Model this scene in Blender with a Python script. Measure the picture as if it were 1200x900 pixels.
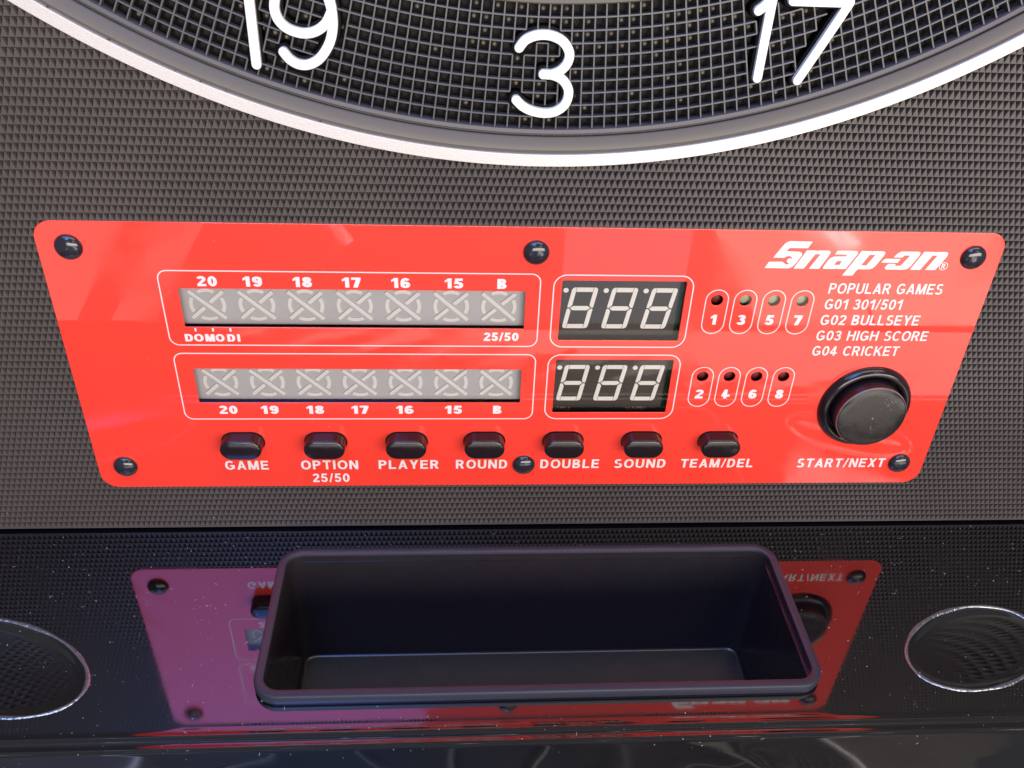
import bpy, bmesh, math, random
from math import sin, cos, pi, radians, hypot, atan2, sqrt
from mathutils import Vector, Matrix, Euler
random.seed(7)
for o in list(bpy.data.objects):
    bpy.data.objects.remove(o)
SC = bpy.context.scene
COL = SC.collection
MM = 0.001

# ------------------------------------------------------------------ camera
cam = bpy.data.cameras.new('camera')
cam.sensor_fit = 'HORIZONTAL'; cam.sensor_width = 36.0
cam.lens = 1053.46 * 36.0 / 1200.0
cam.clip_start = 0.01; cam.clip_end = 50
co = bpy.data.objects.new('camera', cam); COL.objects.link(co)
co.location = (-0.0289812, -0.2767004, -0.1775214)
co.rotation_euler = Euler((0.97776090, -0.03955235, -0.05573240), 'XYZ')
SC.camera = co

# ------------------------------------------------------------------ world, lamps, exposure
wd = bpy.data.worlds.new('World'); SC.world = wd; wd.use_nodes = True
wd.node_tree.nodes['Background'].inputs[0].default_value = (0.95, 0.93, 1.0, 1)
wd.node_tree.nodes['Background'].inputs[1].default_value = 0.16
SC.view_settings.view_transform = 'Standard'
SC.view_settings.look = 'None'
SC.view_settings.exposure = 0.0
SC.view_settings.gamma = 1.0

def area(name, loc, aim, sx, sy, radiance, color, spread=180, roll=0):
    l = bpy.data.lights.new(name, 'AREA'); l.shape = 'RECTANGLE'
    l.size = sx; l.size_y = sy; l.energy = radiance * pi * sx * sy; l.color = color
    l.spread = radians(spread)
    o = bpy.data.objects.new(name, l); COL.objects.link(o)
    o.location = loc
    q = (Vector(aim) - Vector(loc)).to_track_quat('-Z', 'Y')
    o.rotation_euler = (q.to_matrix() @ Matrix.Rotation(roll, 3, 'Z')).to_euler()
    return o
P0 = (0, 0, -0.33)
area('added_front_light', (0.55, -1.8, -0.10), P0, 2.6, 0.60, 9.6, (1.0, 0.91, 0.82))  # added key lamp, unseen, brightens everything that faces forward
area('overhead_sky_left', (-0.78, -0.62, 1.5), (-0.78, 0, -0.33), 1.5, 0.60, 4.0, (0.50, 0.68, 1.0))
area('overhead_sky_right', (0.85, -0.62, 1.5), (0.85, 0, -0.33), 1.7, 0.60, 3.6, (1.0, 0.90, 0.82))
area('sky_opening', (-0.395, -1.0, 0.95), P0, 0.53, 0.72, 11.0, (0.12, 0.28, 1.0))
area('bright_floor_right', (0.82, -2.0, -1.10), (0.82, 0, -1.10), 0.30, 1.5, 3.0, (1.0, 0.90, 0.76), roll=0.55)
area('bright_floor_far_right', (1.27, -2.0, -1.15), (1.27, 0, -1.15), 0.40, 1.3, 3.4, (1.0, 0.90, 0.76), roll=0.55)
area('glint_strip', (1.00, -2.03, -1.16), (1.00, 0, -1.16), 0.055, 0.34, 9.0, (1.0, 0.95, 0.95), roll=0.9)
area('glint_strip_left', (-0.33, -2.03, -1.23), (-0.33, 0, -1.23), 0.025, 0.08, 4.0, (1.0, 0.95, 0.95), roll=0.6)
area('bright_floor_middle', (0.47, -2.02, -1.05), (0.47, 0, -1.05), 0.36, 1.1, 1.3, (0.7, 0.82, 1.0))
area('bright_floor_left', (-1.02, -2.0, -1.20), (-1.02, 0, -1.20), 0.20, 1.1, 1.3, (1.0, 0.90, 0.80), roll=-0.55)
area('bright_floor_left_strip', (-0.78, -2.0, -1.25), (-0.78, 0, -1.25), 0.10, 0.9, 1.1, (1.0, 0.90, 0.80), roll=-0.55)
area('added_patch_light', (1.27, -2.0, 1.15), (0.1, 0, -0.4), 0.36, 0.17, 14.0, (1.0, 0.90, 0.85))  # added unseen lamp, gives the pale rectangle near START/NEXT

# ------------------------------------------------------------------ materials
def pm(name, col, rough=0.5, metal=0.0, spec=0.5, ior=1.5, coat=0.0, coat_rough=0.03,
       vary=0.0, vscale=60.0, bump=0.0, bscale=900.0, rvary=0.0, trans=0.0):
    m = bpy.data.materials.new(name); m.use_nodes = True
    nt = m.node_tree; b = nt.nodes['Principled BSDF']
    b.inputs['Base Color'].default_value = (*col, 1)
    b.inputs['Roughness'].default_value = rough
    b.inputs['Metallic'].default_value = metal
    b.inputs['Specular IOR Level'].default_value = spec
    b.inputs['IOR'].default_value = ior
    b.inputs['Coat Weight'].default_value = coat
    b.inputs['Coat Roughness'].default_value = coat_rough
    tc = nt.nodes.new('ShaderNodeTexCoord')
    if vary > 0 or rvary > 0:
        n = nt.nodes.new('ShaderNodeTexNoise'); n.inputs['Scale'].default_value = vscale
        n.inputs['Detail'].default_value = 5
        nt.links.new(tc.outputs['Object'], n.inputs['Vector'])
        if vary > 0:
            mx = nt.nodes.new('ShaderNodeMix'); mx.data_type = 'RGBA'
            mx.inputs[6].default_value = (*[c * (1 - vary) for c in col], 1)
            mx.inputs[7].default_value = (*[min(1, c * (1 + vary)) for c in col], 1)
            nt.links.new(n.outputs['Fac'], mx.inputs[0])
            nt.links.new(mx.outputs[2], b.inputs['Base Color'])
        if rvary > 0:
            mr = nt.nodes.new('ShaderNodeMapRange')
            mr.inputs['From Min'].default_value = 0.3; mr.inputs['From Max'].default_value = 0.7
            mr.inputs['To Min'].default_value = max(0.01, rough - rvary); mr.inputs['To Max'].default_value = rough + rvary
            nt.links.new(n.outputs['Fac'], mr.inputs['Value'])
            nt.links.new(mr.outputs[0], b.inputs['Roughness'])
    if bump > 0:
        n2 = nt.nodes.new('ShaderNodeTexNoise'); n2.inputs['Scale'].default_value = bscale
        n2.inputs['Detail'].default_value = 3
        nt.links.new(tc.outputs['Object'], n2.inputs['Vector'])
        bp = nt.nodes.new('ShaderNodeBump'); bp.inputs['Strength'].default_value = 1.0
        bp.inputs['Distance'].default_value = bump
        nt.links.new(n2.outputs['Fac'], bp.inputs['Height'])
        nt.links.new(bp.outputs['Normal'], b.inputs['Normal'])
        if coat > 0:
            nt.links.new(bp.outputs['Normal'], b.inputs['Coat Normal'])
    return m

def glass_mat(name):
    m = bpy.data.materials.new(name); m.use_nodes = True
    nt = m.node_tree; nt.nodes.clear()
    out = nt.nodes.new('ShaderNodeOutputMaterial'); mix = nt.nodes.new('ShaderNodeMixShader')
    tr = nt.nodes.new('ShaderNodeBsdfTransparent'); gl = nt.nodes.new('ShaderNodeBsdfGlossy')
    tr.inputs[0].default_value = (0.96, 0.97, 0.97, 1)
    gl.inputs['Roughness'].default_value = 0.03
    fr = nt.nodes.new('ShaderNodeFresnel'); fr.inputs[0].default_value = 1.5
    nt.links.new(fr.outputs[0], mix.inputs[0]); nt.links.new(tr.outputs[0], mix.inputs[1])
    nt.links.new(gl.outputs[0], mix.inputs[2]); nt.links.new(mix.outputs[0], out.inputs[0])
    return m

M_tex = pm('moulded_charcoal_plastic', (0.080, 0.066, 0.058), rough=0.36, spec=0.5, vary=0.22, vscale=22, bump=0.00002, bscale=3000)
M_blackgap = pm('black_inner_plastic', (0.006, 0.006, 0.007), rough=0.6)
M_rim = pm('silver_white_rim_paint', (0.74, 0.69, 0.63), rough=0.36, metal=0.3, bump=0.00004, bscale=2200, vary=0.04, vscale=1500)
M_bevel = pm('warm_grey_bezel_plastic', (0.115, 0.100, 0.084), rough=0.42, spec=0.5, bump=0.00001, bscale=2500)
M_lip = pm('grey_lip_plastic', (0.075, 0.069, 0.078), rough=0.38)
M_grille = pm('dark_grey_grille_plastic', (0.10, 0.094, 0.098), rough=0.32, spec=0.6)
M_plateback = pm('black_backing_plastic', (0.003, 0.0028, 0.003), rough=0.5, spec=0.12)
M_hole = pm('black_hole', (0.003, 0.003, 0.003), rough=0.7)
M_tip = pm('beige_pin_tip', (0.22, 0.19, 0.15), rough=0.25)
M_num = pm('white_number_paint', (0.84, 0.83, 0.81), rough=0.3, metal=0.15, bump=0.00003, bscale=2500)
M_red = pm('red_acrylic_panel', (0.86, 0.046, 0.026), rough=0.45, spec=0.25, coat=1.0, coat_rough=0.025, vary=0.03, vscale=12, bump=0.000004, bscale=40)
def smudge(m, lo, hi, scale):
    nt = m.node_tree; b_ = nt.nodes['Principled BSDF']
    tc = nt.nodes.new('ShaderNodeTexCoord'); n = nt.nodes.new('ShaderNodeTexNoise')
    n.inputs['Scale'].default_value = scale; n.inputs['Detail'].default_value = 8; n.inputs['Distortion'].default_value = 1.5
    r = nt.nodes.new('ShaderNodeMapRange'); r.inputs['From Min'].default_value = 0.42; r.inputs['From Max'].default_value = 0.68
    r.inputs['To Min'].default_value = lo; r.inputs['To Max'].default_value = hi
    nt.links.new(tc.outputs['Object'], n.inputs['Vector']); nt.links.new(n.outputs['Fac'], r.inputs['Value'])
    nt.links.new(r.outputs[0], b_.inputs['Coat Roughness' if b_.inputs['Coat Weight'].default_value > 0 else 'Roughness'])
smudge(M_red, 0.02, 0.14, 28)
M_print = pm('white_print', (0.80, 0.73, 0.70), rough=0.45, spec=0.25, coat=1.0, coat_rough=0.03)
M_line = pm('white_line_print', (0.78, 0.66, 0.63), rough=0.45, spec=0.25, coat=1.0, coat_rough=0.03)
M_btn = pm('black_gloss_button_plastic', (0.016, 0.010, 0.012), rough=0.16, spec=0.55, rvary=0.06, vscale=400, bump=0.00001, bscale=500)
M_cap = pm('worn_black_button_cap', (0.022, 0.017, 0.016), rough=0.24, spec=0.6, vary=0.35, vscale=130, rvary=0.12, bump=0.00002, bscale=900)
M_rivet = pm('black_rivet_plastic', (0.022, 0.021, 0.028), rough=0.13, spec=0.7, rvary=0.05, vscale=500, bump=0.00003, bscale=350)
M_grey = pm('grey_light_guide', (0.45, 0.445, 0.475), rough=0.5, vary=0.05, vscale=100)
M_mark = pm('pale_light_guide_mark', (0.73, 0.70, 0.71), rough=0.4)
M_brown = pm('smoked_display_face', (0.045, 0.032, 0.028), rough=0.4, vary=0.1, vscale=200)
M_seg = pm('unlit_white_segment', (0.84, 0.80, 0.79), rough=0.4)
M_pcb = pm('green_circuit_board', (0.008, 0.035, 0.014), rough=0.4, vary=0.6, vscale=600)
M_silk = pm('circuit_board_print', (0.5, 0.45, 0.36), rough=0.5)
M_led_reflection = pm('lens_painted_reflection', (0.42, 0.44, 0.30), rough=0.4)  # greenish reflection on these lenses put into their base colour
M_led = pm('dark_indicator_lens', (0.10, 0.006, 0.005), rough=0.4)
M_glass = glass_mat('clear_acrylic_window')
M_ledge = pm('black_mirror_gloss_plastic', (0.003, 0.0028, 0.004), rough=0.042, spec=0.5, ior=2.25, bump=0.0000012, bscale=900)
M_tray = pm('blue_black_satin_plastic', (0.020, 0.0165, 0.019), rough=0.25, spec=0.5, bump=0.000008, bscale=2500, rvary=0.05, vscale=120)
M_trayrim_sheen = pm('tray_rim_painted_sheen', (0.030, 0.030, 0.046), rough=0.34, spec=0.5, ior=1.65, bump=0.000006, bscale=2500)  # same plastic as the tray, reflected sheen put into a paler colour
M_dust = pm('pale_dust', (0.75, 0.74, 0.76), rough=0.8)

smudge(M_ledge, 0.03, 0.085, 22)
# ------------------------------------------------------------------ helpers
def empty(name, loc, label, cat, group=None):
    o = bpy.data.objects.new(name, None); COL.objects.link(o)
    o.location = loc; o.empty_display_size = 0.01
    o['label'] = label; o['category'] = cat
    if group: o['group'] = group
    return o

def mesh_obj(name, verts, faces, mat, parent=None, smooth=False, scale=MM, label=None, kind=None, sharp=None):
    me = bpy.data.meshes.new(name)
    me.from_pydata([(v[0] * scale, v[1] * scale, v[2] * scale) for v in verts], [], faces)
    me.update()
    if isinstance(mat, (list, tuple)):
        for m in mat: me.materials.append(m)
    else:
        me.materials.append(mat)
    if smooth:
        me.polygons.foreach_set('use_smooth', [True] * len(me.polygons))
        if sharp is not None:
            me.set_sharp_from_angle(angle=radians(sharp))
    o = bpy.data.objects.new(name, me); COL.objects.link(o)
    if parent:
        o.parent = parent
        o.matrix_parent_inverse = Matrix.Translation(parent_world(parent)).inverted()
    if label: o['label'] = label
    if kind: o['kind'] = kind
    return o

def parent_world(p):
    v = Vector((0, 0, 0))
    while p is not None:
        v += p.location
        if p.parent is not None and p.type == 'MESH':
            return Vector((0, 0, 0)) if p.location.length == 0 else p.location.copy()
        p = p.parent
    return v

class B:
    """collects faces in millimetres; wall frame is x right, z up, y into the wall"""
    def __init__(s): s.v = []; s.f = []
    def add(s, vs, fs):
        n = len(s.v); s.v += vs; s.f += [tuple(i + n for i in f) for f in fs]
    def quad(s, a, b, c, d): s.add([a, b, c, d], [(0, 1, 2, 3)])
    def flat(s, pts, y):                      # polygon in the wall plane facing the viewer (-y)
        a = sum(pts[i][0] * pts[(i + 1) % len(pts)][1] - pts[(i + 1) % len(pts)][0] * pts[i][1] for i in range(len(pts)))
        if a < 0: pts = pts[::-1]
        s.add([(p[0], y, p[1]) for p in pts], [tuple(range(len(pts)))])
    def box(s, x0, x1, y0, y1, z0, z1):
        s.add([(x0, y0, z0), (x1, y0, z0), (x1, y1, z0), (x0, y1, z0), (x0, y0, z1), (x1, y0, z1), (x1, y1, z1), (x0, y1, z1)],
              [(0, 1, 5, 4), (1, 2, 6, 5), (2, 3, 7, 6), (3, 0, 4, 7), (4, 5, 6, 7), (3, 2, 1, 0)])
    def loft(s, loops, cap_first=False, cap_last=False):
        n = len(loops[0]); base = len(s.v)
        for l in loops: s.v += list(l)
        for k in range(len(loops) - 1):
            for i in range(n):
                j = (i + 1) % n
                s.f.append((base + k * n + i, base + k * n + j, base + (k + 1) * n + j, base + (k + 1) * n + i))
        if cap_first: s.f.append(tuple(base + i for i in range(n))[::-1])
        if cap_last: s.f.append(tuple(base + (len(loops) - 1) * n + i for i in range(n)))
    def obj(s, name, mat, parent=None, **k): return mesh_obj(name, s.v, s.f, mat, parent, **k)

def lathe(profile, seg=180, cx=0, cz=0, a0=0.0, a1=2 * pi):
    b = B(); n = len(profile); full = abs(a1 - a0 - 2 * pi) < 1e-6
    m = seg if full else seg + 1
    for i in range(m):
        a = a0 + (a1 - a0) * i / seg
        for r, y in profile: b.v.append((cx + r * sin(a), y, cz - r * cos(a)))
    for i in range(seg):
        j = (i + 1) % m
        for k in range(n - 1):
            b.f.append((i * n + k, j * n + k, j * n + k + 1, i * n + k + 1))
    return b

def stroke_outline(path, w, caps=True, close=False):
    """returns list of (left,right) pairs along a 2D path, dense"""
    n = len(path); out = []
    for i, p in enumerate(path):
        if close: a = path[(i - 1) % n]; c = path[(i + 1) % n]
        else: a = path[max(0, i - 1)]; c = path[min(n - 1, i + 1)]
        dx, dz = c[0] - a[0], c[1] - a[1]; l = hypot(dx, dz) or 1
        nx, nz = -dz / l, dx / l
        out.append(((p[0] + nx * w / 2, p[1] + nz * w / 2), (p[0] - nx * w / 2, p[1] - nz * w / 2)))
    return out

def spline(pts, k=8):
    P = [pts[0]] + list(pts) + [pts[-1]]; out = []
    for i in range(1, len(P) - 2):
        p0, p1, p2, p3 = P[i - 1], P[i], P[i + 1], P[i + 2]
        for j in range(k):
            t = j / k
            out.append(tuple(0.5 * ((2 * p1[d]) + (-p0[d] + p2[d]) * t + (2 * p0[d] - 5 * p1[d] + 4 * p2[d] - p3[d]) * t * t + (-p0[d] + 3 * p1[d] - 3 * p2[d] + p3[d]) * t ** 3) for d in (0, 1)))
    out.append(tuple(pts[-1])); return out

def round_stroke(b, path, w, y0, y1, cap=True, ch=0.3):
    """a raised round-ended bar following a path: flat front at y0, back at y1, softened edges"""
    pts = list(path)
    a, c = pts[0], pts[1]; d = (a[0] - c[0], a[1] - c[1]); l = hypot(*d); d = (d[0] / l, d[1] / l)
    e, g = pts[-1], pts[-2]; h = (e[0] - g[0], e[1] - g[1]); l = hypot(*h); h = (h[0] / l, h[1] / l)
    def outline(wd):
        o = stroke_outline(pts, wd)
        left = [q[0] for q in o]; right = [q[1] for q in o]
        poly = list(left)
        r = wd / 2
        a0 = atan2(left[-1][1] - e[1], left[-1][0] - e[0])
        poly += [(e[0] + r * cos(a0 - pi * t / 8), e[1] + r * sin(a0 - pi * t / 8)) for t in range(1, 8)]
        poly += right[::-1]
        a0 = atan2(right[0][1] - a[1], right[0][0] - a[0])
        poly += [(a[0] + r * cos(a0 - pi * t / 8), a[1] + r * sin(a0 - pi * t / 8)) for t in range(1, 8)]
        return poly
    L = [(w, y1), (w, y0 + ch), (w - ch * 0.6, y0 + ch * 0.3), (w - ch * 1.6, y0)]
    loops = [[(p[0], yy, p[1]) for p in outline(ww)] for ww, yy in L]
    base = len(b.v); b.loft(loops)
    n = len(loops[0]); m = len(pts); last = base + 3 * n
    # fill the front: strip between left and right sides plus fans at the ends
    for i in range(m - 1):
        li, lj = last + i, last + i + 1
        ri = last + m + 7 + (m - 1 - i); rj = ri - 1
        b.f.append((li, lj, rj, ri))
    b.f.append(tuple(last + m - 1 + t for t in range(0, 9)))
    b.f.append(tuple([last + m + 7 + m - 1] + [last + m + 7 + m + t for t in range(0, 7)] + [last]))

def rrect(x0, x1, z0, z1, r, n=8):
    out = []
    for cx, cz, a in ((x1 - r, z1 - r, 0), (x0 + r, z1 - r, 90), (x0 + r, z0 + r, 180), (x1 - r, z0 + r, 270)):
        for i in range(n + 1):
            t = radians(a + 90 * i / n); out.append((cx + r * cos(t), cz + r * sin(t)))
    return out

def ring_line(b, path, w, y):
    o = stroke_outline(path, w, close=True); n = len(o); base = len(b.v)
    for l, r in o: b.v += [(l[0], y, l[1]), (r[0], y, r[1])]
    for i in range(n):
        j = (i + 1) % n
        b.f.append((base + 2 * i, base + 2 * i + 1, base + 2 * j + 1, base + 2 * j))

def curve_plate(name, outer, holes, y_front, thick, bevel, mat, parent):
    cu = bpy.data.curves.new(name, 'CURVE'); cu.dimensions = '2D'; cu.fill_mode = 'BOTH'
    for loop in [outer] + holes:
        sp = cu.splines.new('POLY'); sp.points.add(len(loop) - 1)
        for i, p in enumerate(loop): sp.points[i].co = (p[0], p[1], 0, 1)
        sp.use_cyclic_u = True
    cu.extrude = thick / 2 - bevel; cu.bevel_depth = bevel; cu.bevel_resolution = 2; cu.offset = -bevel
    o = bpy.data.objects.new(name, cu); COL.objects.link(o)
    bpy.context.view_layer.update()
    me = bpy.data.meshes.new_from_object(o.evaluated_get(bpy.context.evaluated_depsgraph_get()))
    vs = [(v.co.x, y_front + thick / 2 - v.co.z, v.co.y) for v in me.vertices]
    fs = [tuple(p.vertices) for p in me.polygons]
    bpy.data.objects.remove(o); bpy.data.meshes.remove(me); bpy.data.curves.remove(cu)
    return mesh_obj(name, vs, fs, mat, parent)

# ------------------------------------------------------------------ lettering: a heavy sans built from bars and bows
def glyph(ch, t):
    """polygons of one capital of height 1, stem thickness t; returns (polys, width)"""
    P = []; h = t * 0.92
    def R(x0, z0, x1, z1): P.append([(x0, z0), (x1, z0), (x1, z1), (x0, z1)])
    def D(xa, za, xb, zb, k=1.0):
        hw = t * k * sqrt(1 + ((xb - xa) / (zb - za)) ** 2) / 2
        P.append([(xa - hw, za), (xa + hw, za), (xb + hw, zb), (xb - hw, zb)])
    def A(cx, cz, rx, rz, a0, a1, n=18, e=2.25, th=None, tv=None):
        th = th or t; tv = tv or h
        def pt(rx, rz, a):
            c, s = cos(a), sin(a)
            return (cx + rx * math.copysign(abs(c) ** (2 / e), c), cz + rz * math.copysign(abs(s) ** (2 / e), s))
        for i in range(n):
            a = radians(a0 + (a1 - a0) * i / n); b = radians(a0 + (a1 - a0) * (i + 1) / n)
            P.append([pt(rx, rz, a), pt(rx, rz, b), pt(rx - th, rz - tv, b), pt(rx - th, rz - tv, a)])
    if ch == ' ': return P, 0.30
    if ch == '/': D(0.06, -0.02, 0.30, 1.02, 0.7); return P, 0.36
    if ch == '1':
        W = 0.48; x = W - t - 0.03; R(x, 0, x + t, 1)
        P.append([(0.02, 0.60), (x, 0.70), (x + 0.01, 1.0), (x + 0.01 - 0.06, 0.92), (0.02, 0.79)]); return P, W
    if ch == '0': A(0.31, 0.5, 0.31, 0.5, 0, 360, 36, 2.1); return P, 0.62
    if ch == 'O': A(0.40, 0.5, 0.40, 0.51, 0, 360, 40, 2.15); return P, 0.80
    if ch == '2':
        A(0.30, 0.69, 0.30, 0.31, -22, 168, 16); R(0, 0, 0.60, h)
        P.append([(0.0, h * 0.9), (0.24, h * 0.9), (0.595, 0.60), (0.59 - t, 0.64)]); return P, 0.62
    if ch == '3':
        A(0.29, 0.74, 0.28, 0.26, -78, 165, 16); A(0.29, 0.29, 0.30, 0.29, -168, 80, 18); R(0.19, 0.46, 0.36, 0.46 + h * 0.9); return P, 0.62
    if ch == '4':
        R(0.60 - t * 1.75, 0, 0.60 - t * 0.75, 1); R(0, 0.20, 0.64, 0.20 + h)
        P.append([(0.0, 0.22 + h * 0.8), (t * 0.9, 0.22 + h * 0.8), (0.60 - t * 1.5, 0.80), (0.60 - t * 1.5, 1.0), (0.60 - t * 1.75, 1.0)]); return P, 0.65
    if ch == '5':
        R(0.08, 1 - h, 0.56, 1); P.append([(0.02, 0.44), (0.02 + t * 0.9, 0.47), (0.08 + t, 1 - h * 0.5), (0.08, 1 - h * 0.5)])
        A(0.29, 0.325, 0.30, 0.325, -165, 128, 20); return P, 0.62
    if ch in '69':
        n0 = len(P)
        A(0.31, 0.315, 0.30, 0.315, 0, 360, 26); A(0.32, 0.5, 0.31, 0.5, 38, 190, 16)
        if ch == '9': P[:] = [[(0.62 - x, 1 - z) for x, z in q] for q in P]
        return P, 0.62
    if ch == '7': R(0, 1 - h, 0.58, 1); P.append([(0.10, 0), (0.10 + t * 1.1, 0), (0.58, 1 - h * 0.8), (0.58 - t * 1.15, 1 - h * 0.8)]); return P, 0.60
    if ch == '8': A(0.31, 0.745, 0.27, 0.255, 0, 360, 24); A(0.31, 0.285, 0.30, 0.285, 0, 360, 26); return P, 0.62
    if ch == 'B':
        R(0, 0, t, 1)
        for z0, z1, w in ((0.47, 1, 0.60), (0, 0.53, 0.64)):
            r = (z1 - z0) / 2; R(t * 0.9, z1 - h, w - r, z1); R(t * 0.9, z0, w - r, z0 + h); A(w - r, z0 + r, r, r, -90, 90, 12, 2.1)
        return P, 0.68
    if ch == 'D': R(0, 0, t, 1); R(t * 0.9, 1 - h, 0.32, 1); R(t * 0.9, 0, 0.32, h); A(0.32, 0.5, 0.36, 0.5, -90, 90, 18, 2.2); return P, 0.72
    if ch == 'C': A(0.38, 0.5, 0.38, 0.51, 42, 318, 28, 2.15); return P, 0.74
    if ch == 'G': A(0.39, 0.5, 0.39, 0.51, 42, 322, 28, 2.15); R(0.40, 0.36, 0.77, 0.36 + h * 0.95); R(0.77 - t, 0.12, 0.77, 0.40); return P, 0.80
    if ch == 'E': R(0, 0, t, 1); R(t * 0.9, 0, 0.62, h); R(t * 0.9, 0.43, 0.57, 0.43 + h); R(t * 0.9, 1 - h, 0.61, 1); return P, 0.65
    if ch == 'L': R(0, 0, t, 1); R(t * 0.9, 0, 0.58, h); return P, 0.60
    if ch == 'I': R(0.02, 0, 0.02 + t, 1); return P, 0.04 + t
    if ch == 'T': R(0.33 - t / 2, 0, 0.33 + t / 2, 1 - h * 0.9); R(0, 1 - h, 0.66, 1); return P, 0.66
    if ch == 'H': R(0, 0, t, 1); R(0.72 - t, 0, 0.72, 1); R(t * 0.9, 0.44, 0.72 - t * 0.9, 0.44 + h); return P, 0.74
    if ch == 'N': R(0, 0, t, 1); R(0.72 - t, 0, 0.72, 1); P.append([(0, 1), (t * 1.1, 1), (0.72, 0), (0.72 - t * 1.1, 0)]); return P, 0.74
    if ch == 'M':
        R(0, 0, t, 1); R(0.86 - t, 0, 0.86, 1)
        P.append([(0, 1), (t * 1.3, 1), (0.43 + t * 0.5, 0), (0.43 - t * 0.5, 0)])
        P.append([(0.86 - t * 1.3, 1), (0.86, 1), (0.43 + t * 0.5, 0), (0.43 - t * 0.5, 0)]); return P, 0.88
    if ch == 'A': D(t * 0.55, 0, 0.38, 1); D(0.76 - t * 0.55, 0, 0.38, 1); R(0.19, 0.22, 0.57, 0.22 + h * 0.9); return P, 0.76
    if ch == 'V': D(0.38, 0, t * 0.55, 1); D(0.38, 0, 0.76 - t * 0.55, 1); return P, 0.76
    if ch == 'X': D(t * 0.6, 0, 0.70 - t * 0.6, 1); D(0.70 - t * 0.6, 0, t * 0.6, 1); return P, 0.70
    if ch == 'Y': R(0.36 - t / 2, 0, 0.36 + t / 2, 0.45); D(0.36, 0.40, t * 0.6, 1); D(0.36, 0.40, 0.72 - t * 0.6, 1); return P, 0.72
    if ch == 'K': R(0, 0, t, 1); D(t * 0.9, 0.36, 0.70 - t * 0.6, 1, 0.8); D(0.74 - t * 0.6, 0, 0.30, 0.60, 1.0); return P, 0.74
    if ch in 'PR':
        R(0, 0, t, 1); z0 = 0.40; r = (1 - z0) / 2; w = 0.64
        R(t * 0.9, 1 - h, w - r, 1); R(t * 0.9, z0, w - r, z0 + h); A(w - r, z0 + r, r, r, -90, 90, 12, 2.1)
        if ch == 'R': D(0.70 - t * 0.62, 0, 0.38, z0 + h * 0.3)
        return P, (0.66 if ch == 'P' else 0.72)
    if ch == 'U': R(0, 0.33, t, 1); R(0.70 - t, 0.33, 0.70, 1); A(0.35, 0.345, 0.35, 0.355, 180, 360, 18); return P, 0.72
    if ch == 'S':
        A(0.33, 0.735, 0.30, 0.275, 35, 262, 20); A(0.33, 0.275, 0.33, 0.285, -155, 82, 20); return P, 0.66
    raise ValueError(ch)

def text(name, s, x, z, cap, parent, width=None, align='L', t=0.20, gap=0.13, y=-0.34, mat=None, shear=0.0, label=None):
    polys = []; cur = 0.0
    for i, ch in enumerate(s):
        g, w = glyph(ch, t)
        for k, q in enumerate(g): polys.append(([(px + cur, pz) for px, pz in q], k))
        cur += w + (gap if i < len(s) - 1 else 0)
    sx = (width / cur) if width else cap
    W = cur * sx
    ox = x if align == 'L' else x - W / 2 if align == 'C' else x - W
    b = B()
    for q, k in polys:
        b.flat([(ox + px * sx + shear * pz * cap, z + pz * cap) for px, pz in q], y - 0.0035 * (k % 7))
    return b.obj(name, mat or M_print, parent, label=label)

# ================================================================== CABINET
cabinet = empty('dartboard_cabinet', (0, 0.012, -0.436), 'dark textured cabinet front with glossy black shelf below the red panel', 'cabinet')
CAB = Vector(cabinet.location)

# moulded front: rows of flat little triangles with sunk triangular pits between them, real relief
PW, PH = 2.02, 2.83
def textured():
    b = B(); y0 = -0.02; dep = 1.7; q = 0.26
    zb = -434.2
    for j in range(0, 270):
        z = zb + j * PH; zt = z + PH
        xs = PW / 2 if j % 2 else 0.0
        for i in range(-160, 161):
            x = i * PW + xs
            r = hypot(x, z)
            if r < 279.1: continue
            if abs(x) < 161.0 and -410.5 < z < -306.0: continue
            A_, B_, C_, D_ = (x - PW / 2, y0, z), (x + PW / 2, y0, z), (x, y0, zt), (x + PW, y0, zt)
            gx, gz = x + PW / 2, z + PH * 2 / 3
            pit = [C_, B_, D_]
            fl = [(gx + (p[0] - gx) * q, y0 + dep, gz + (p[2] - gz) * q) for p in pit]
            b.add([A_, B_, C_, D_] + fl, [(0, 1, 2), (2, 1, 5, 4), (1, 3, 6, 5), (3, 2, 4, 6), (4, 5, 6)])
    return b
tf = textured().obj('textured_front', M_tex, cabinet)
curve_plate('front_backing', [(-324, -434.7), (324, -434.7), (324, 325), (-324, 325)],
            [[(277.0 * cos(2 * pi * i / 180), 277.0 * sin(2 * pi * i / 180)) for i in range(180)], [(-160, -409), (160, -409), (160, -305), (-160, -305)]],
            2.2, 8.0, 0.1, M_blackgap, cabinet)
b = B(); b.box(-324, 324, -0.12, 1.2, -434.75, -434.2); b.obj('bottom_edge', M_tex, cabinet)

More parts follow.
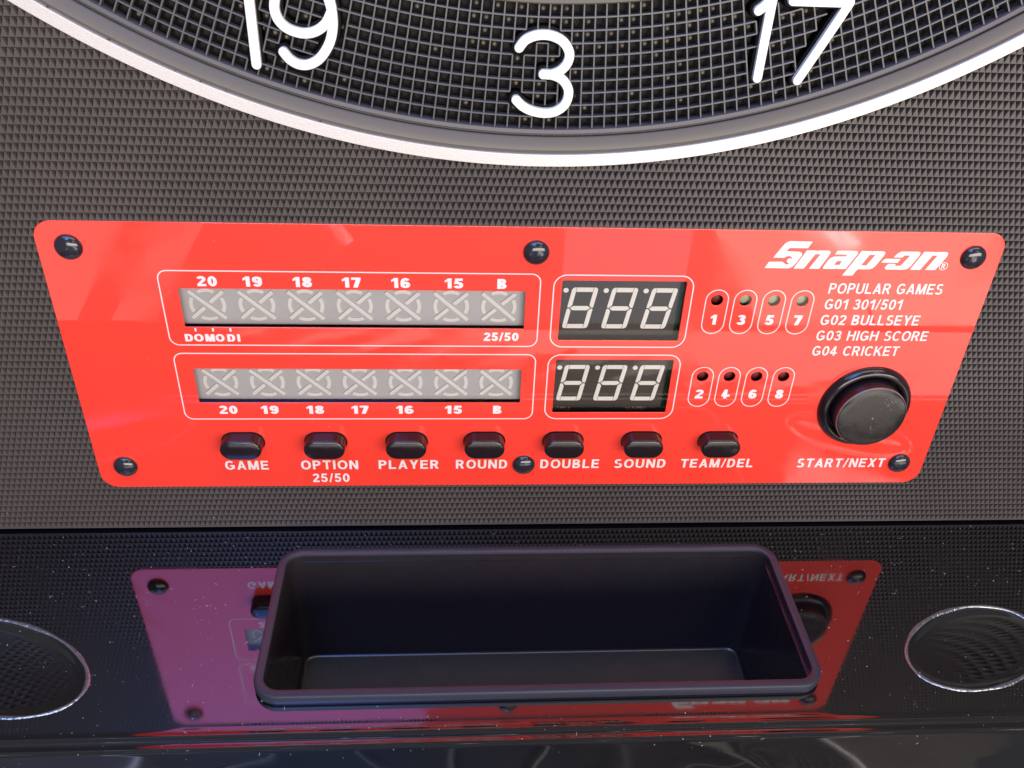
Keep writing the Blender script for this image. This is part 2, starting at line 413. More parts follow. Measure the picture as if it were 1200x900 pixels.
# glossy shelf with two oval dart rests and a beaded front edge
T = 0.02027; Z0 = -436.19
DISH = [(-187.0, -65.0, 37.0, 18.0, radians(-20)), (165.5, -65.0, 29.5, 17.0, radians(20))]
def shelf_h(x, y):
    h = 0.0
    for k, (cx, cy, a, c, ph) in enumerate(DISH):
        dx, dy = x - cx, y - cy
        u = dx * cos(ph) + dy * sin(ph); v = -dx * sin(ph) + dy * cos(ph)
        s = hypot(u / a, v / c)
        if s < 1.4:
            g = hypot(u / (a * a), v / (c * c)) / max(s, 1e-4)
            d = (s - 1.0) / g
            if d < 0:
                m = min(1.0, -d / 4.0); m = m * m * (3 - 2 * m)
                h -= 0.45 * m + 1.6 * max(0, 1 - s * s) * m
    if y < -90:
        h += 0.42 * math.exp(-((y + 94.6) / 1.15) ** 2) + 0.30 * math.exp(-((y + 99.0) / 0.9) ** 2)
    if y < -99.5:
        h -= 0.085 * (-99.5 - y) + min(1, (-99.5 - y) / 4) * (0.05 * sin(x * 0.13 + y * 0.2) + 0.02 * sin(x * 0.31 + 2) * sin(y * 0.4 + x * 0.1))
    if y < -178:
        h -= 9 - sqrt(max(0, 81 - (y + 178) ** 2))
    return h
def shelf():
    ys = []
    y = 9.0
    while y > -40: ys.append(y); y -= 2.0 if y > -38 else 0.8
    while y > -92: ys.append(y); y -= 0.8
    while y > -101: ys.append(y); y -= 0.3
    while y > -178: ys.append(y); y -= 4
    y = -178.0
    while y > -187: ys.append(y); y -= 0.9
    xs = []; x = -324.0
    while x <= 324: xs.append(x); x += 0.8 if (-228 < x < -145 or 130 < x < 200) else 2.0
    v = []; f = []; nx = len(xs)
    for yy in ys:
        for xx in xs:
            v.append((xx, yy, Z0 + yy * T / cos(T) * 1.0 + shelf_h(xx, yy)))
    for j in range(len(ys) - 1):
        for i in range(nx - 1):
            cx = (xs[i] + xs[i + 1]) / 2; cy = (ys[j] + ys[j + 1]) / 2
            if -92 < cx < 98.5 and -82 < cy < -18: continue
            f.append((j * nx + i, (j + 1) * nx + i, (j + 1) * nx + i + 1, j * nx + i + 1))
    return mesh_obj('glossy_shelf', v, f, M_ledge, cabinet, smooth=True)
shelf()
M_rest_glint = pm('rest_rim_painted_glint', (0.40, 0.41, 0.45), rough=0.20, metal=0.85, bump=0.0005, bscale=500)  # black plastic bead made pale metal, sky glint put into its colour
for cx, cy, a, c, ph in DISH:
    n, k = 160, 8
    v = []; f = []
    for i in range(n):
        t = 2 * pi * i / n; ex, ey = a * cos(t), c * sin(t)
        nx_, ny_ = cos(t) / a, sin(t) / c; l = hypot(nx_, ny_); nx_, ny_ = nx_ / l, ny_ / l
        rr = 0.72 + 0.25 * sin(t * 3 + 1) * sin(t * 7)
        for j in range(k + 1):
            p = pi * j / k; o_ = cos(p) * rr; z_ = sin(p) * 0.42
            u, w_ = ex + nx_ * o_, ey + ny_ * o_
            X_ = cx + u * cos(ph) - w_ * sin(ph); Y_ = cy + u * sin(ph) + w_ * cos(ph)
            v.append((X_, Y_, Z0 + Y_ * T + z_ - 0.12))
    for i in range(n):
        for j in range(k):
            i2 = (i + 1) % n
            f.append((i * (k + 1) + j, i2 * (k + 1) + j, i2 * (k + 1) + j + 1, i * (k + 1) + j + 1))
    mesh_obj('rest_rim', v, f, M_rest_glint, cabinet, smooth=True)
b = B(); b.quad((-324, -186.2, -446), (324, -186.2, -446), (324, -186.2, -560), (-324, -186.2, -560)); b.obj('shelf_apron', M_ledge, cabinet)

# ================================================================== STORAGE TRAY
TH = 4.0
def ledge_z(y): return Z0 + y * T
tray = empty('storage_tray', (0.0033, -0.050, ledge_z(-50) * MM), 'dark blue-black open tray sunk into the glossy shelf below the red panel', 'tray')
def tray_loop(x0, x1, y0, y1, r, dz, n=10):
    return [(px, py, ledge_z(py) + dz) for px, py in rrect(x0, x1, y0, y1, r, n)]
X0, X1, Y0, Y1 = -95.6, 102.1, -83.7, -14.9
b = B()
b.loft([tray_loop(X0 + .5, X1 - .5, Y0 + .5, Y1 - .5, 8.5, -1.0),
        tray_loop(X0 + .4, X1 - .4, Y0 + .4, Y1 - .4, 8.6, 1.0),
        tray_loop(X0, X1, Y0, Y1, 9, 1.3),
        tray_loop(X0, X1, Y0, Y1, 9, TH - .8),
        tray_loop(X0 + .25, X1 - .25, Y0 + .25, Y1 - .25, 8.8, TH - .2),
        tray_loop(X0 + .8, X1 - .8, Y0 + .8, Y1 - .8, 8.2, TH),
        tray_loop(X0 + 2.7, X1 - 2.7, Y0 + 2.7, Y1 - 2.7, 6.4, TH),
        tray_loop(X0 + 3.2, X1 - 3.2, Y0 + 3.2, Y1 - 3.2, 6.0, TH - .25),
        tray_loop(X0 + 3.4, X1 - 3.4, Y0 + 3.4, Y1 - 3.4, 5.8, TH - 1.2)])
b.obj('rim', M_trayrim_sheen, tray, smooth=True, sharp=40)
b = B()
b.loft([tray_loop(X0 + 3.4, X1 - 3.4, Y0 + 3.4, Y1 - 3.4, 5.8, TH - 1.2),
        tray_loop(X0 + 4.6, X1 - 5.6, Y0 + 4.8, Y1 - 6.0, 5.4, -20),
        tray_loop(X0 + 6.1, X1 - 8.2, Y0 + 6.4, Y1 - 10.0, 5.0, -46.2),
        tray_loop(X0 + 6.3, X1 - 8.4, Y0 + 6.6, Y1 - 10.2, 4.9, -47.2)])
b.obj('wall', M_tray, tray, smooth=True, sharp=50)
b = B()
b.loft([tray_loop(X0 + 6.3, X1 - 8.4, Y0 + 6.6, Y1 - 10.2, 4.9, -47.2),
        tray_loop(X0 + 6.7, X1 - 8.8, Y0 + 7.0, Y1 - 10.6, 4.6, -47.75),
        tray_loop(X0 + 7.5, X1 - 9.6, Y0 + 7.8, Y1 - 11.4, 4.2, -48.0)], cap_last=True)
b.obj('floor', M_tray, tray, smooth=True, sharp=60)

# ================================================================== DARTBOARD
board = empty('dartboard', (0, 0, -0.2797), 'round dartboard edge with white numbers 19, 3 and 17 on black mesh', 'dartboard')
lathe([(280.2, 1.0), (280.15, -0.5), (280.0, -0.65), (276.4, -0.65), (276.25, -0.5), (276.2, 1.2)], 360).obj('silver_rim', M_rim, board, smooth=True, sharp=35)
lathe([(276.3, 0.9), (275.5, 0.9), (275.35, 0.1), (275.0, -0.05), (271.4, 0.9), (271.0, 1.3), (270.9, 2.4)], 360).obj('bezel_ring', M_bevel, board, smooth=True, sharp=35)
lathe([(270.9, 2.3), (270.0, 2.3), (269.95, 0.7), (269.7, 0.4), (268.6, 0.7), (268.4, 1.0), (268.3, 4.5)], 360).obj('inner_lip', M_lip, board, smooth=True, sharp=35)
lathe([(268.6, 5.2), (226.0, 5.2), (0.01, 5.2)], 180).obj('backing_plate', M_plateback, board)

RI, RO, ROWS, NC = 231.6, 268.35, 10, 440
def board_pt(r, a): return (r * sin(a), -r * cos(a))
def centreline(k):
    return k
N3 = [(-8.8, -243.8), (-7.2, -241.7), (-4.7, -240.4), (-1.6, -239.9), (1.6, -240.4), (4.5, -242.0), (6.3, -244.9), (5.9, -247.9), (3.9, -250.2), (1.4, -251.3), (-1.2, -251.3)]
N3b = [(-1.2, -251.35), (1.8, -251.5), (5.0, -253.0), (6.9, -256.2), (6.2, -260.0), (3.5, -262.4), (0.0, -263.1), (-4.0, -262.5), (-7.0, -261.1), (-9.1, -259.2)]
N9a = [(-63.2, -234.2), (-64.4, -230.0), (-67.5, -227.6), (-71.3, -226.8), (-75.2, -227.7), (-78.2, -230.3), (-79.4, -234.2), (-78.9, -237.3), (-77.1, -239.6), (-74.5, -240.9), (-71.3, -241.4), (-68.0, -240.6), (-65.2, -238.5), (-63.5, -235.6)]
N9b = [(-64.3, -230.4), (-63.3, -234.5), (-63.2, -239.1), (-64.5, -243.9), (-67.5, -248.2), (-71.0, -250.2), (-74.0, -250.2), (-76.4, -248.9), (-78.1, -246.8)]
N1 = [(-90.2, -231.2), (-88.2, -229.4), (-86.4, -226.8)]
N1b = [(-86.3, -226.2), (-86.3, -233.0), (-86.3, -250.6)]
S1 = [(61.4, -231.4), (63.4, -229.6), (65.2, -226.6)]
S1b = [(65.0, -226.0), (64.9, -235.0), (64.8, -250.8)]
S7 = [(71.2, -228.4), (80.0, -228.4), (88.3, -228.4)]
S7b = [(88.3, -228.5), (84.6, -236.4), (77.5, -251.2)]
STROKES = {'3': [spline(N3), spline(N3b)], '19': [spline(N1, 3), spline(N1b, 3), spline(N9a), spline(N9b)], '17': [spline(S1, 3), spline(S1b, 3), spline(S7, 3), spline(S7b, 3)]}
ALLP = []
for ss in STROKES.values():
    for p in ss:
        for i in range(len(p) - 1):
            n = max(1, int(hypot(p[i + 1][0] - p[i][0], p[i + 1][1] - p[i][1]) / 0.8))
            ALLP += [(p[i][0] + (p[i + 1][0] - p[i][0]) * k / n, p[i][1] + (p[i + 1][1] - p[i][1]) * k / n) for k in range(n)]
def near_digit(x, z, d=2.35):
    if z > -222 or abs(x) > 96: return False
    for px, pz in ALLP:
        if abs(px - x) < d and abs(pz - z) < d and hypot(px - x, pz - z) < d: return True
    return False
def grille():
    b = B(); yf, yb = 1.15, 3.6; w = 0.215
    dr = (RO - RI) / ROWS; da = 2 * pi / NC
    for c in range(NC):
        a = c * da
        aa = (a + pi) % (2 * pi) - pi
        for k in range(ROWS):
            r0 = RI + dr * k; r1 = r0 + dr
            mx, mz = board_pt((r0 + r1) / 2, aa)
            if mz < -150 and abs(mx) < 100 and near_digit(mx, mz): pass
            else:
                ca, sa = cos(a), sin(a)
                tx, tz = ca * w, sa * w
                p = [(r0 * sa - tx, -r0 * ca - tz), (r0 * sa + tx, -r0 * ca + tz), (r1 * sa + tx, -r1 * ca + tz), (r1 * sa - tx, -r1 * ca - tz)]
                b.add([(q[0], yf, q[1]) for q in p] + [(q[0] * 1.0, yb, q[1]) for q in p], [(0, 1, 2, 3), (0, 3, 7, 4), (1, 5, 6, 2)])
            rr = r1
            am = a + da / 2; mx, mz = board_pt(rr, (am + pi) % (2 * pi) - pi)
            if k == ROWS - 1: continue
            if near_digit(mx, mz): continue
            q = []
            for r, ang in ((rr - w, a), (rr + w, a), (rr + w, a + da), (rr - w, a + da)): q.append((r * sin(ang), -r * cos(ang)))
            b.add([(p_[0], yf - 0.02, p_[1]) for p_ in q] + [(p_[0], yb, p_[1]) for p_ in q], [(0, 3, 2, 1), (0, 4, 7, 3), (1, 2, 6, 5)])
    return b
grille().obj('mesh_grille', M_grille, board, kind='stuff')
# round sockets at the bottom of the mesh cells
def sockets():
    b = B(); bt = B(); dr = (RO - RI) / ROWS; da = 2 * pi / NC
    for c in range(-95, 95):
        for k in range(ROWS):
            a = (c + 0.5) * da; r = RI + dr * (k + 0.5); x, z = board_pt(r, a)
            if near_digit(x, z, 1.9): continue
            rad = 0.95
            n = 10
            b.add([(x + rad * cos(2 * pi * i / n), 5.1, z + rad * sin(2 * pi * i / n)) for i in range(n)], [tuple(range(n))])
            pr = 0.05
            if k <= 3 and -8 < c < 40: pr = 0.55
            elif near_digit(x, z, 5.0): pr = 0.35
            if random.random() < pr:
                t = 0.75; dx = random.uniform(-.3, .3)
                rings = [(t, 4.95), (t * .85, 4.4), (t * .45, 4.05)]
                base = len(bt.v)
                for rr, yy in rings:
                    bt.v += [(x + dx + rr * cos(2 * pi * i / 8), yy, z + rr * sin(2 * pi * i / 8)) for i in range(8)]
                for q in range(2):
                    for i in range(8):
                        j = (i + 1) % 8; bt.f.append((base + q * 8 + i, base + q * 8 + j, base + q * 8 + 8 + j, base + q * 8 + 8 + i))
                bt.f.append(tuple(base + 16 + i for i in range(8)))
    b.obj('socket', M_hole, board, kind='stuff')
    bt.obj('pin_tip', M_tip, board, kind='stuff', smooth=True)
sockets()
# frame between number ring and doubles ring, and the first doubles cells above it
lathe([(231.7, 4.5), (231.6, 0.9), (231.2, 0.5), (228.0, 0.5), (227.6, 0.9), (227.5, 4.5)], 360).obj('double_ring_frame', M_bevel, board, smooth=True, sharp=35)
b = B()
for i in range(20):
    a = radians(9 + 18 * i); s, c = sin(a), cos(a)
    for r0, r1 in ((20, 227.5),):
        b.add([(r0 * s - c, 0.8, -r0 * c - s), (r0 * s + c, 0.8, -r0 * c + s), (r1 * s + c, 0.8, -r1 * c + s), (r1 * s - c, 0.8, -r1 * c - s)], [(0, 1, 2, 3)])
b.obj('segment_divider', M_bevel, board, kind='stuff')
for key, ss in STROKES.items():
    b = B(); bb = B()
    for i, p in enumerate(ss):
        round_stroke(b, p, 2.9, -0.5 - 0.012 * i, 1.0, ch=0.2)
        round_stroke(bb, p, 4.6, 1.35 - 0.01 * i, 4.9, ch=0.3)
    if key == '3': lab = 'white raised number 3'
    o = b.obj('number', M_num, board, label='white raised number ' + key)
    bb.obj('number_mount', M_plateback, board, label='black mount behind number ' + key)

# ================================================================== CONTROL PANEL
panel = empty('control_panel', (0, 0.0005, -0.357), 'bright red control panel with black buttons, digit displays and white lettering', 'control panel')
PX, PT, PB = 164.0, -301.1, -413.2
STR_A = (-121.3, -2.9, -340.5, -325.4); STR_B = (-121.3, -2.9, -372.8, -357.9)
DIS_A = (9.7, 53.6, -345.1, -321.0); DIS_B = (9.7, 53.4, -377.3, -353.5)
BTNX = [-107.7, -76.6, -45.8, -15.9, 14.8, 45.8, 76.3]; BTNZ = -391.1
LEDX = [65.4, 75.7, 86.1, 96.5]
holes = [rrect(*STR_A, 0.4, 2), rrect(*STR_B, 0.4, 2), rrect(*DIS_A, 0.4, 2), rrect(*DIS_B, 0.4, 2)]
holes += [rrect(x - 8.1, x + 8.1, BTNZ - 4.7, BTNZ + 4.7, 4.6, 8) for x in BTNX]
circ = lambda x, z, r, n=24: [(x + r * cos(2 * pi * i / n), z + r * sin(2 * pi * i / n)) for i in range(n)]
holes += [circ(x, -328.3, 2.15) for x in LEDX] + [circ(x, -360.8, 2.15) for x in LEDX]
holes += [circ(131.2, -374.2, 15.0, 40)]
plate = curve_plate('red_plate', rrect(-PX, PX, PB, PT, 6.5, 10), holes, -0.30, 0.6, 0.16, M_red, panel)

def window_pane(rect, r=0.35):
    b = B(); b.flat(rrect(rect[0] + .02, rect[1] - .02, rect[2] + .02, rect[3] - .02, r, 2), -0.1); return b.obj('window_pane', M_glass, panel)
# score strips
for (x0, x1, z0, z1), zc in ((STR_A, -333.2), (STR_B, -365.6)):
    b = B(); b.box(x0 - 3, x1 + 3, 3.0, 4.2, z0 - 0.55, z1 + 4)
    strip = b.obj('light_strip', M_grey, panel)
    b = B(); b.box(x0 - 4, x1 + 4, 5.0, 5.6, z0 - 8, z1 + 5); b.obj('strip_backing', M_blackgap, panel)
    window_pane((x0, x1, z0, z1))
    me_r = me_x = None
    for i in range(7):
        xc = -113.2 + 16.88 * i
        if me_r is None:
            br = B()
            for k, a in enumerate((45, 135, 225, 315)):
                n = 14; lo, hi = a + 45 - 29, a + 45 + 29
                outr = [(6.3 * cos(radians(lo + (hi - lo) * q / n)), 6.3 * sin(radians(lo + (hi - lo) * q / n))) for q in range(n + 1)]
                inr = [(5.0 * cos(radians(lo + (hi - lo) * q / n)), 5.0 * sin(radians(lo + (hi - lo) * q / n))) for q in range(n + 1)]
                for q in range(n):
                    br.flat([outr[q], outr[q + 1], inr[q + 1], inr[q]], 2.72)
                for L in (outr, inr):
                    for q in range(n): br.quad((L[q][0], 2.72, L[q][1]), (L[q + 1][0], 2.72, L[q + 1][1]), (L[q + 1][0], 3.0, L[q + 1][1]), (L[q][0], 3.0, L[q][1]))
            bx = B()
            def bar(xa, za, xb, zb, w=1.35):
                dx, dz = xb - xa, zb - za; l = hypot(dx, dz); nx, nz = -dz / l * w / 2, dx / l * w / 2
                q = [(xa + nx, za + nz), (xb + nx, zb + nz), (xb - nx, zb - nz), (xa - nx, za - nz)]
                bx.flat(q, 2.55)
                for e in range(4):
                    f = (e + 1) % 4; bx.quad((q[e][0], 2.55, q[e][1]), (q[f][0], 2.55, q[f][1]), (q[f][0], 3.0, q[f][1]), (q[e][0], 3.0, q[e][1]))
            bar(-5.9, 5.4, 5.9, -5.4); bar(5.8, 5.3, 1.05, 1.0); bar(-1.05, -1.0, -5.8, -5.3)
            o1 = br.obj('ring_mark', M_mark, strip); o2 = bx.obj('cross_mark', M_mark, strip)
            me_r, me_x = o1.data, o2.data; inv = o1.matrix_parent_inverse.copy()
        else:
            o1 = bpy.data.objects.new('ring_mark', me_r); o2 = bpy.data.objects.new('cross_mark', me_x)
            for o in (o1, o2): COL.objects.link(o); o.parent = strip; o.matrix_parent_inverse = inv
        o1.location = (xc * MM, 0, zc * MM); o2.location = (xc * MM, 0, zc * MM)

# seven-segment displays
def display(rect, x_first, pitch, ztop, hgt, wdt, lean, pcb_top, dotdx):
    x0, x1, z0, z1 = rect
    b = B(); b.box(x0 - 2, x1 - 1.3, 3.0, 4.15, pcb_top, z1 + 4)
    face = b.obj('digit_display', M_brown, panel)
    b = B(); b.box(x0 - 4, x1 + 4, 4.2, 4.8, z0 - 8, z1 + 4); b.obj('circuit_board', M_pcb, panel)
    window_pane(rect)
    th, tv = 1.55, 1.75; g = 0.16
    for d in range(3):
        X = x_first + pitch * d                     # x of the digit's left side at its foot
        def P(u, v): return (X + u + lean * v, ztop - hgt + v)
        H, W = hgt, wdt; m = H / 2
        segs = []
        segs.append([P(th + g, H), P(W - th - g, H), P(W - th - g, H - tv), P(th + g, H - tv)])
        segs.append([P(th + g, tv), P(W - th - g, tv), P(W - th - g, 0), P(th + g, 0)])
        segs.append([P(th * .55 + g, m), P(th + .35 + g, m + tv / 2), P(W - th - .35 - g, m + tv / 2), P(W - th * .55 - g, m), P(W - th - .35 - g, m - tv / 2), P(th + .35 + g, m - tv / 2)])
        for sgn in (0, 1):
            for up in (0, 1):
                fx = (lambda u: u) if sgn == 0 else (lambda u: W - u)
                fz = (lambda v: v) if up == 0 else (lambda v: H - v)
                q = [(0, m - g - .15), (0, 1.1), (0.25, 0.35), (0.9, 0), (th, 0), (th, m - g - tv / 2 - .15), (th * .5, m - g - .05)]
                segs.append([P(fx(a), fz(c)) for a, c in q])
        for q in segs:
            ar = sum(q[i][0] * q[(i + 1) % len(q)][1] - q[(i + 1) % len(q)][0] * q[i][1] for i in range(len(q)))
            if ar < 0: q = q[::-1]
            b = B(); b.loft([[(a, 3.02, c) for a, c in q], [(a, 2.9, c) for a, c in q]], cap_last=True); b.obj('segment', M_seg, face)
        b = B(); b.loft([[(a, 3.02, c) for a, c in circ(X + dotdx, ztop - 1.15, 0.95, 18)], [(a, 2.9, c) for a, c in circ(X + dotdx, ztop - 1.15, 0.95, 18)]], cap_last=True)
        b.obj('decimal_dot', M_seg, face)
display(DIS_A, 11.1, 14.3, -325.3, 16.6, 9.3, 0.17, -344.5, 0.55)
display(DIS_B, 11.1, 14.25, -357.8, 16.1, 9.4, 0.16, -376.9, 0.55)
text('board_print', 'DOUBLE', 9.3, -379.25, 2.1, panel, width=8.1, t=0.15, y=4.18, mat=M_silk)
text('board_print', 'SOUND', 38.6, -379.25, 2.1, panel, width=7.9, t=0.15, y=4.18, mat=M_silk)

# outlines
def outline(x0, x1, z0, z1, r, w=0.42):
    b = B(); ring_line(b, rrect(x0, x1, z0, z1, r, 10), w, -0.33); return b.obj('printed_outline', M_line, panel)
outline(-127.3, 2.1, -347.8, -318.6, 3.2); outline(-127.3, 2.1, -380.2, -351.3, 3.2)
outline(6.8, 56.1, -347.9, -318.8, 4.6); outline(6.8, 56.1, -380.2, -351.3, 4.6)
for row, ztop, zbot, zh, zd in (('1357', -324.1, -341.9, -328.3, -336.2), ('2468', -356.6, -374.4, -360.8, -368.7)):
    for x, ch in zip(LEDX, row):
        outline(x - 4.05, x + 4.05, zbot, ztop, 4.04, 0.36)
        text('number_print', ch, x, zd - 2.0, 4.1, panel, width=3.2 if ch != '1' else 2.4, align='C', t=0.25)
        if ch in '357':
            b = B(); b.flat(circ(x, zh, 2.1), -0.1); b.obj('window_pane', M_glass, panel)
        b = B()
        rings = [[(x + r * cos(2 * pi * i / 16), y, zh + r * sin(2 * pi * i / 16)) for i in range(16)] for r, y in ((2.6, 3.2), (2.5, 2.3), (2.0, 1.7), (1.0, 1.45))]
        b.loft([r[::-1] for r in rings], cap_last=True); b.obj('indicator_light', M_led_reflection if ch in '357' else M_led, panel, smooth=True)
b = B(); b.box(60, 103, 3.3, 3.6, -380, -320); b.obj('indicator_backing', M_blackgap, panel)

# lettering
NX = [-111.2, -96.1, -79.4, -62.8, -46.1, -27.8, -11.2]
for x, s in zip(NX, ('20', '19', '18', '17', '16', '15', 'B')):
    wd_ = 3.4 if s == 'B' else 6.6
    text('number_print', s, x, -324.4, 3.85, panel, width=wd_, align='C', t=0.25, gap=0.10)
    text('number_print', s, x, -377.8, 3.7, panel, width=wd_, align='C', t=0.25, gap=0.10)
text('lettering', 'DO', -122.0, -346.3, 3.0, panel, width=6.4, t=0.24, gap=0.06)
text('lettering', 'MO', -115.0, -346.3, 3.0, panel, width=6.6, t=0.24, gap=0.06)
text('lettering', 'DI', -107.4, -346.3, 3.0, panel, width=4.5, t=0.24, gap=0.14)
for x in (-117.9, -111.9, -105.9):
    b = B(); b.flat([(x - .32, -342.2), (x + .32, -342.2), (x + .32, -340.85), (x - .32, -340.85)], -0.33); b.obj('tick_mark', M_print, panel)
text('lettering', '25/50', -17.1, -345.5, 3.45, panel, width=12.5, t=0.23, gap=0.10)
for s, x0, x1 in (('GAME', -116.0, -99.4), ('OPTION', -87.0, -64.9), ('PLAYER', -57.0, -33.4), ('ROUND', -26.8, -6.4), ('DOUBLE', 6.6, 30.2), ('SOUND', 36.2, 57.1), ('TEAM/DEL', 63.2, 92.8)):
    text('lettering', s, x0, -404.6, 4.35, panel, width=x1 - x0, t=0.19, gap=0.16)
text('lettering', 'START/NEXT', 111.0, -404.8, 4.5, panel, width=36.6, t=0.19, gap=0.15)
text('lettering', '25/50', -83.0, -411.1, 4.3, panel, width=14.3, t=0.19, gap=0.14)
for s, z, x1 in (('POPULAR GAMES', -325.1, 146.8), ('G01 301/501', -331.5, 133.6), ('G02 BULLSEYE', -338.0, 142.1), ('G03 HIGH SCORE', -344.6, 147.3), ('G04 CRICKET', -351.2, 138.0)):
    text('lettering', s, 105.0, z, 4.15, panel, width=x1 - 105.0, t=0.165, gap=0.13)

# maker's word mark
def tri_fill(b, outer, holes, y):
    bm = bmesh.new(); edges = []
    for loop in [outer] + holes:
        vs = [bm.verts.new((p[0], y, p[1])) for p in loop]
        edges += [bm.edges.new((vs[i], vs[(i + 1) % len(vs)])) for i in range(len(vs))]
    bmesh.ops.triangle_fill(bm, use_beauty=True, use_dissolve=False, edges=edges, normal=(0, -1, 0))
    bm.verts.index_update()
    b.add([tuple(v.co) for v in bm.verts], [tuple(v.index for v in f.verts) for f in bm.faces]); bm.free()
LOGO = [
 ([(80.0, -315.3), (81.1, -312.9), (85.8, -312.8), (86.4, -313.2), (87.0, -313.7), (87.7, -313.85), (88.6, -313.6), (87.9, -313.3), (87.5, -312.9), (87.3, -312.3), (87.6, -311.7), (88.4, -311.45), (89.1, -311.7), (88.9, -311.2), (88.4, -310.8), (87.6, -310.6), (86.9, -310.8), (86.2, -311.35), (82.3, -311.3), (84.5, -307.3), (85.4, -305.9), (86.2, -305.3), (87.0, -305.0), (94.9, -305.1), (93.7, -307.6), (87.2, -307.6), (86.5, -308.8), (90.9, -308.9), (91.8, -309.2), (92.2, -309.8), (92.1, -310.5), (91.6, -311.6), (90.5, -313.8), (89.6, -314.9), (88.4, -315.35)], []),
 ([(90.3, -315.4), (93.6, -308.4), (97.0, -308.4), (97.4, -308.65), (97.8, -308.4), (101.6, -308.4), (102.2, -309.0), (101.8, -310.3), (99.5, -315.4), (95.8, -315.4), (98.7, -309.8), (96.9, -309.8), (94.0, -315.4)], []),
 ([(101.0, -315.4), (100.7, -314.9), (101.9, -312.1), (102.7, -311.1), (103.8, -310.6), (108.0, -310.5), (108.3, -309.8), (103.8, -309.8), (104.5, -308.4), (111.2, -308.4), (111.9, -309.0), (111.7, -309.9), (109.0, -315.4), (106.0, -315.4), (105.7, -315.2), (105.2, -315.4)], [[(104.5, -313.8), (105.2, -312.3), (107.0, -312.3), (106.4, -313.8)]]),
 ([(108.4, -317.9), (113.1, -308.4), (116.5, -308.4), (116.8, -308.6), (117.2, -308.4), (120.9, -308.4), (121.7, -309.0), (121.4, -310.1), (119.4, -314.1), (118.6, -315.0), (117.5, -315.4), (113.6, -315.4), (113.2, -315.7), (112.1, -317.9)], [[(114.2, -313.9), (116.3, -309.8), (118.3, -309.8), (116.1, -313.9)]]),
 ([(121.2, -312.75), (121.7, -311.7), (122.5, -311.25), (127.8, -311.25), (127.1, -312.75)], []),
 ([(125.1, -310.7), (126.1, -309.2), (127.3, -308.4), (133.5, -308.4), (134.3, -308.9), (134.1, -310.0), (132.1, -314.2), (131.3, -315.1), (130.0, -315.4), (123.6, -315.4), (123.0, -314.8), (123.2, -314.1), (123.9, -313.2), (126.5, -313.2), (126.4, -313.9), (128.4, -313.9), (129.1, -312.9), (130.8, -309.9), (128.8, -309.9), (128.2, -310.7)], []),
 ([(132.3, -315.4), (135.5, -308.4), (139.3, -308.4), (139.7, -308.65), (140.1, -308.4), (143.7, -308.4), (144.3, -309.0), (144.1, -310.3), (141.5, -315.4), (137.8, -315.4), (140.7, -309.8), (138.9, -309.8), (136.0, -315.4)], [])]
b = B()
for o_, hs in LOGO: tri_fill(b, o_, hs, -0.335)
ring_line(b, circ(144.1, -313.9, 1.45, 28), 0.24, -0.335)
for q in glyph('R', 0.2)[0]: b.flat([(143.45 + px * 1.9, -314.8 + pz * 1.8) for px, pz in q], -0.337)
b.obj('word_mark', M_print, panel, label='white slanted Snap-on word mark')

# push buttons
def loopr(x, z, w, h, y): return [(p[0], y, p[1]) for p in rrect(x - w / 2, x + w / 2, z - h / 2, z + h / 2, h / 2 - 0.02, 10)][::-1]
btn_me = None
for x in BTNX:
    if btn_me is None:
        b = B()
        b.loft([loopr(0, 0, 15.4, 8.7, 4), loopr(0, 0, 15.4, 8.7, -5.2), loopr(0, 0, 15.2, 8.5, -5.7), loopr(0, 0, 14.6, 7.9, -6.05), loopr(0, 0, 13.4, 6.7, -6.2), loopr(0, 0, 8.2, 1.5, -6.25)], cap_last=True)
        o = b.obj('push_button', M_btn, panel, smooth=True, sharp=60); btn_me = o.data; inv = o.matrix_parent_inverse.copy()
        bk = B(); bk.loft([loopr(0, 0, 20, 13, 4.2), loopr(0, 0, 1, .9, 4.25)], cap_last=True)
        ok = bk.obj('button_well', M_blackgap, panel); k_me = ok.data
    else:
        o = bpy.data.objects.new('push_button', btn_me); ok = bpy.data.objects.new('button_well', k_me)
        for q in (o, ok): COL.objects.link(q); q.parent = panel; q.matrix_parent_inverse = inv
    o.location = (x * MM, 0, BTNZ * MM); ok.location = (x * MM, 0, BTNZ * MM)

# start button
SX, SZ = 131.2, -374.2
sb = lathe([(14.2, 3.0), (14.2, -1.2), (14.5, -2.4), (15.3, -3.1), (16.4, -3.0), (17.4, -2.2), (18.0, -1.0), (18.15, -0.3)], 96, SX, SZ).obj('start_button', M_btn, panel, smooth=True, label='large round black start button')
lathe([(13.5, 2.0), (13.4, -7.4), (13.25, -7.9), (12.9, -8.2), (12.4, -8.3)], 96, SX, SZ).obj('cap_side', M_btn, sb, smooth=True)
lathe([(12.9, -8.22), (12.5, -8.34), (10.0, -8.42), (6.0, -8.44), (0.5, -8.45), (0.01, -8.45)], 96, SX, SZ).obj('cap_face', M_cap, sb, smooth=True)
M_edge_highlight = pm('painted_edge_highlight', (0.20, 0.17, 0.16), rough=0.35, vary=0.6, vscale=300)  # rim highlight of the cap put into a paler edge colour
lathe([(13.42, -7.5), (13.32, -7.88), (13.1, -8.12)], 96, SX, SZ).obj('edge_highlight', M_edge_highlight, sb, smooth=True)
b = B()
def scuff(x, z, r, k=7):
    b.flat([(x + r * random.uniform(.35, 1) * cos(2 * pi * i / k), z + r * random.uniform(.35, 1) * .8 * sin(2 * pi * i / k)) for i in range(k)], -8.475)
scuff(131.6, -374.3, .55); scuff(131.9, -378.3, .35); scuff(132.1, -379.3, .3)
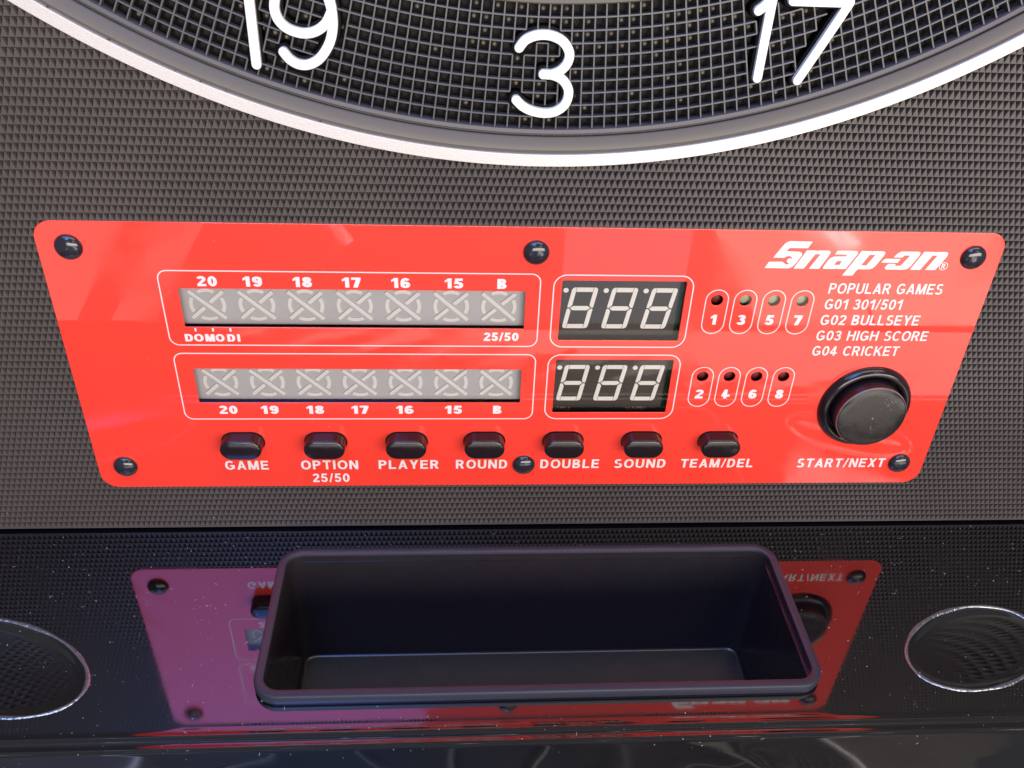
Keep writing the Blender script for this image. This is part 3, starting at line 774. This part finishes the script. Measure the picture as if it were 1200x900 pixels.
for i in range(16): scuff(136.2 + random.gauss(0, 1.1), -367.5 + random.gauss(0, 1.0), random.uniform(.12, .35), 5)
for i in range(10): scuff(131 + random.gauss(0, 5), -374 + random.gauss(0, 5), random.uniform(.08, .2), 5)
b.obj('scuff', pm('pale_scuff', (0.33, 0.30, 0.29), rough=0.5), sb, kind='stuff')
lathe([(14.3, 2.4), (13.3, 2.4)], 64, SX, SZ).obj('gap_ring', M_blackgap, sb)

# rivets
riv = None
for x, z in ((-153.7, -310.3), (0.0, -310.3), (153.7, -310.3), (-153.5, -402.6), (0.0, -402.6), (153.5, -402.6)):
    if riv is None:
        o = lathe([(4.45, -0.2), (4.45, -0.75), (4.3, -1.15), (3.7, -1.85), (2.7, -2.4), (1.4, -2.72), (0.01, -2.8)], 40).obj('rivet', M_rivet, panel, smooth=True)
        riv = o.data; inv = o.matrix_parent_inverse.copy()
    else:
        o = bpy.data.objects.new('rivet', riv); COL.objects.link(o); o.parent = panel; o.matrix_parent_inverse = inv
    o.location = (x * MM, 0, z * MM)

# ================================================================== DUST
b = B()
def flake(c, n, size, t1, t2):
    k = random.choice((3, 4, 5)); pts = []
    for i in range(k):
        a = 2 * pi * i / k + random.uniform(-.4, .4); r = size * random.uniform(.5, 1)
        pts.append(tuple(c[d] + t1[d] * r * cos(a) + t2[d] * r * sin(a) * random.uniform(.4, 1) + n[d] * random.uniform(.02, .12) for d in range(3)))
    b.add(pts + [tuple(c[d] + n[d] * (size * .6 + .05) for d in range(3))], [(i, (i + 1) % k, k) for i in range(k)])
for i in range(900):
    x = random.uniform(-215, 215); y = random.uniform(-104, -3)
    if X0 - 1 < x < X1 + 1 and Y0 - 1 < y < Y1 + 1: continue
    s = random.choice((.1, .12, .12, .16, .2, .27))
    z = Z0 + y * T + shelf_h(x, y)
    if random.random() < .12:
        a = random.uniform(0, pi); L = random.uniform(.5, 1.4); dx, dy = cos(a) * L, sin(a) * L; w = .045
        b.add([(x, y, z + .06), (x + dx, y + dy, z + .1), (x + dx - dy / L * w * 2, y + dy + dx / L * w * 2, z + .1), (x - dy / L * w * 2, y + dx / L * w * 2, z + .06)], [(0, 1, 2, 3)])
    else: flake((x, y, z), (0, 0, 1), s, (1, 0, 0), (0, 1, 0))
for i in range(70):
    x = random.uniform(-162, 162); z = random.uniform(-412, -303)
    flake((x, -0.31, z), (0, -1, 0), random.choice((.08, .1, .14)), (1, 0, 0), (0, 0, 1))
for i in range(60):
    x = random.uniform(-210, 210); z = random.uniform(-433, -290)
    if abs(x) < 166 and z > -415: continue
    flake((x, -0.03, z), (0, -1, 0), random.choice((.1, .15, .25)), (1, 0, 0), (0, 0, 1))
for i in range(26):
    x = random.uniform(X0 + 12, X1 - 14); y = random.uniform(Y0 + 12, Y1 - 14)
    flake((x, y, ledge_z(y) - 48), (0, 0, 1), .12, (1, 0, 0), (0, 1, 0))
du = b.obj('dust', M_dust, None, kind='stuff'); du['label'] = 'pale dust specks and lint scattered over the glossy shelf'; du['category'] = 'dust'
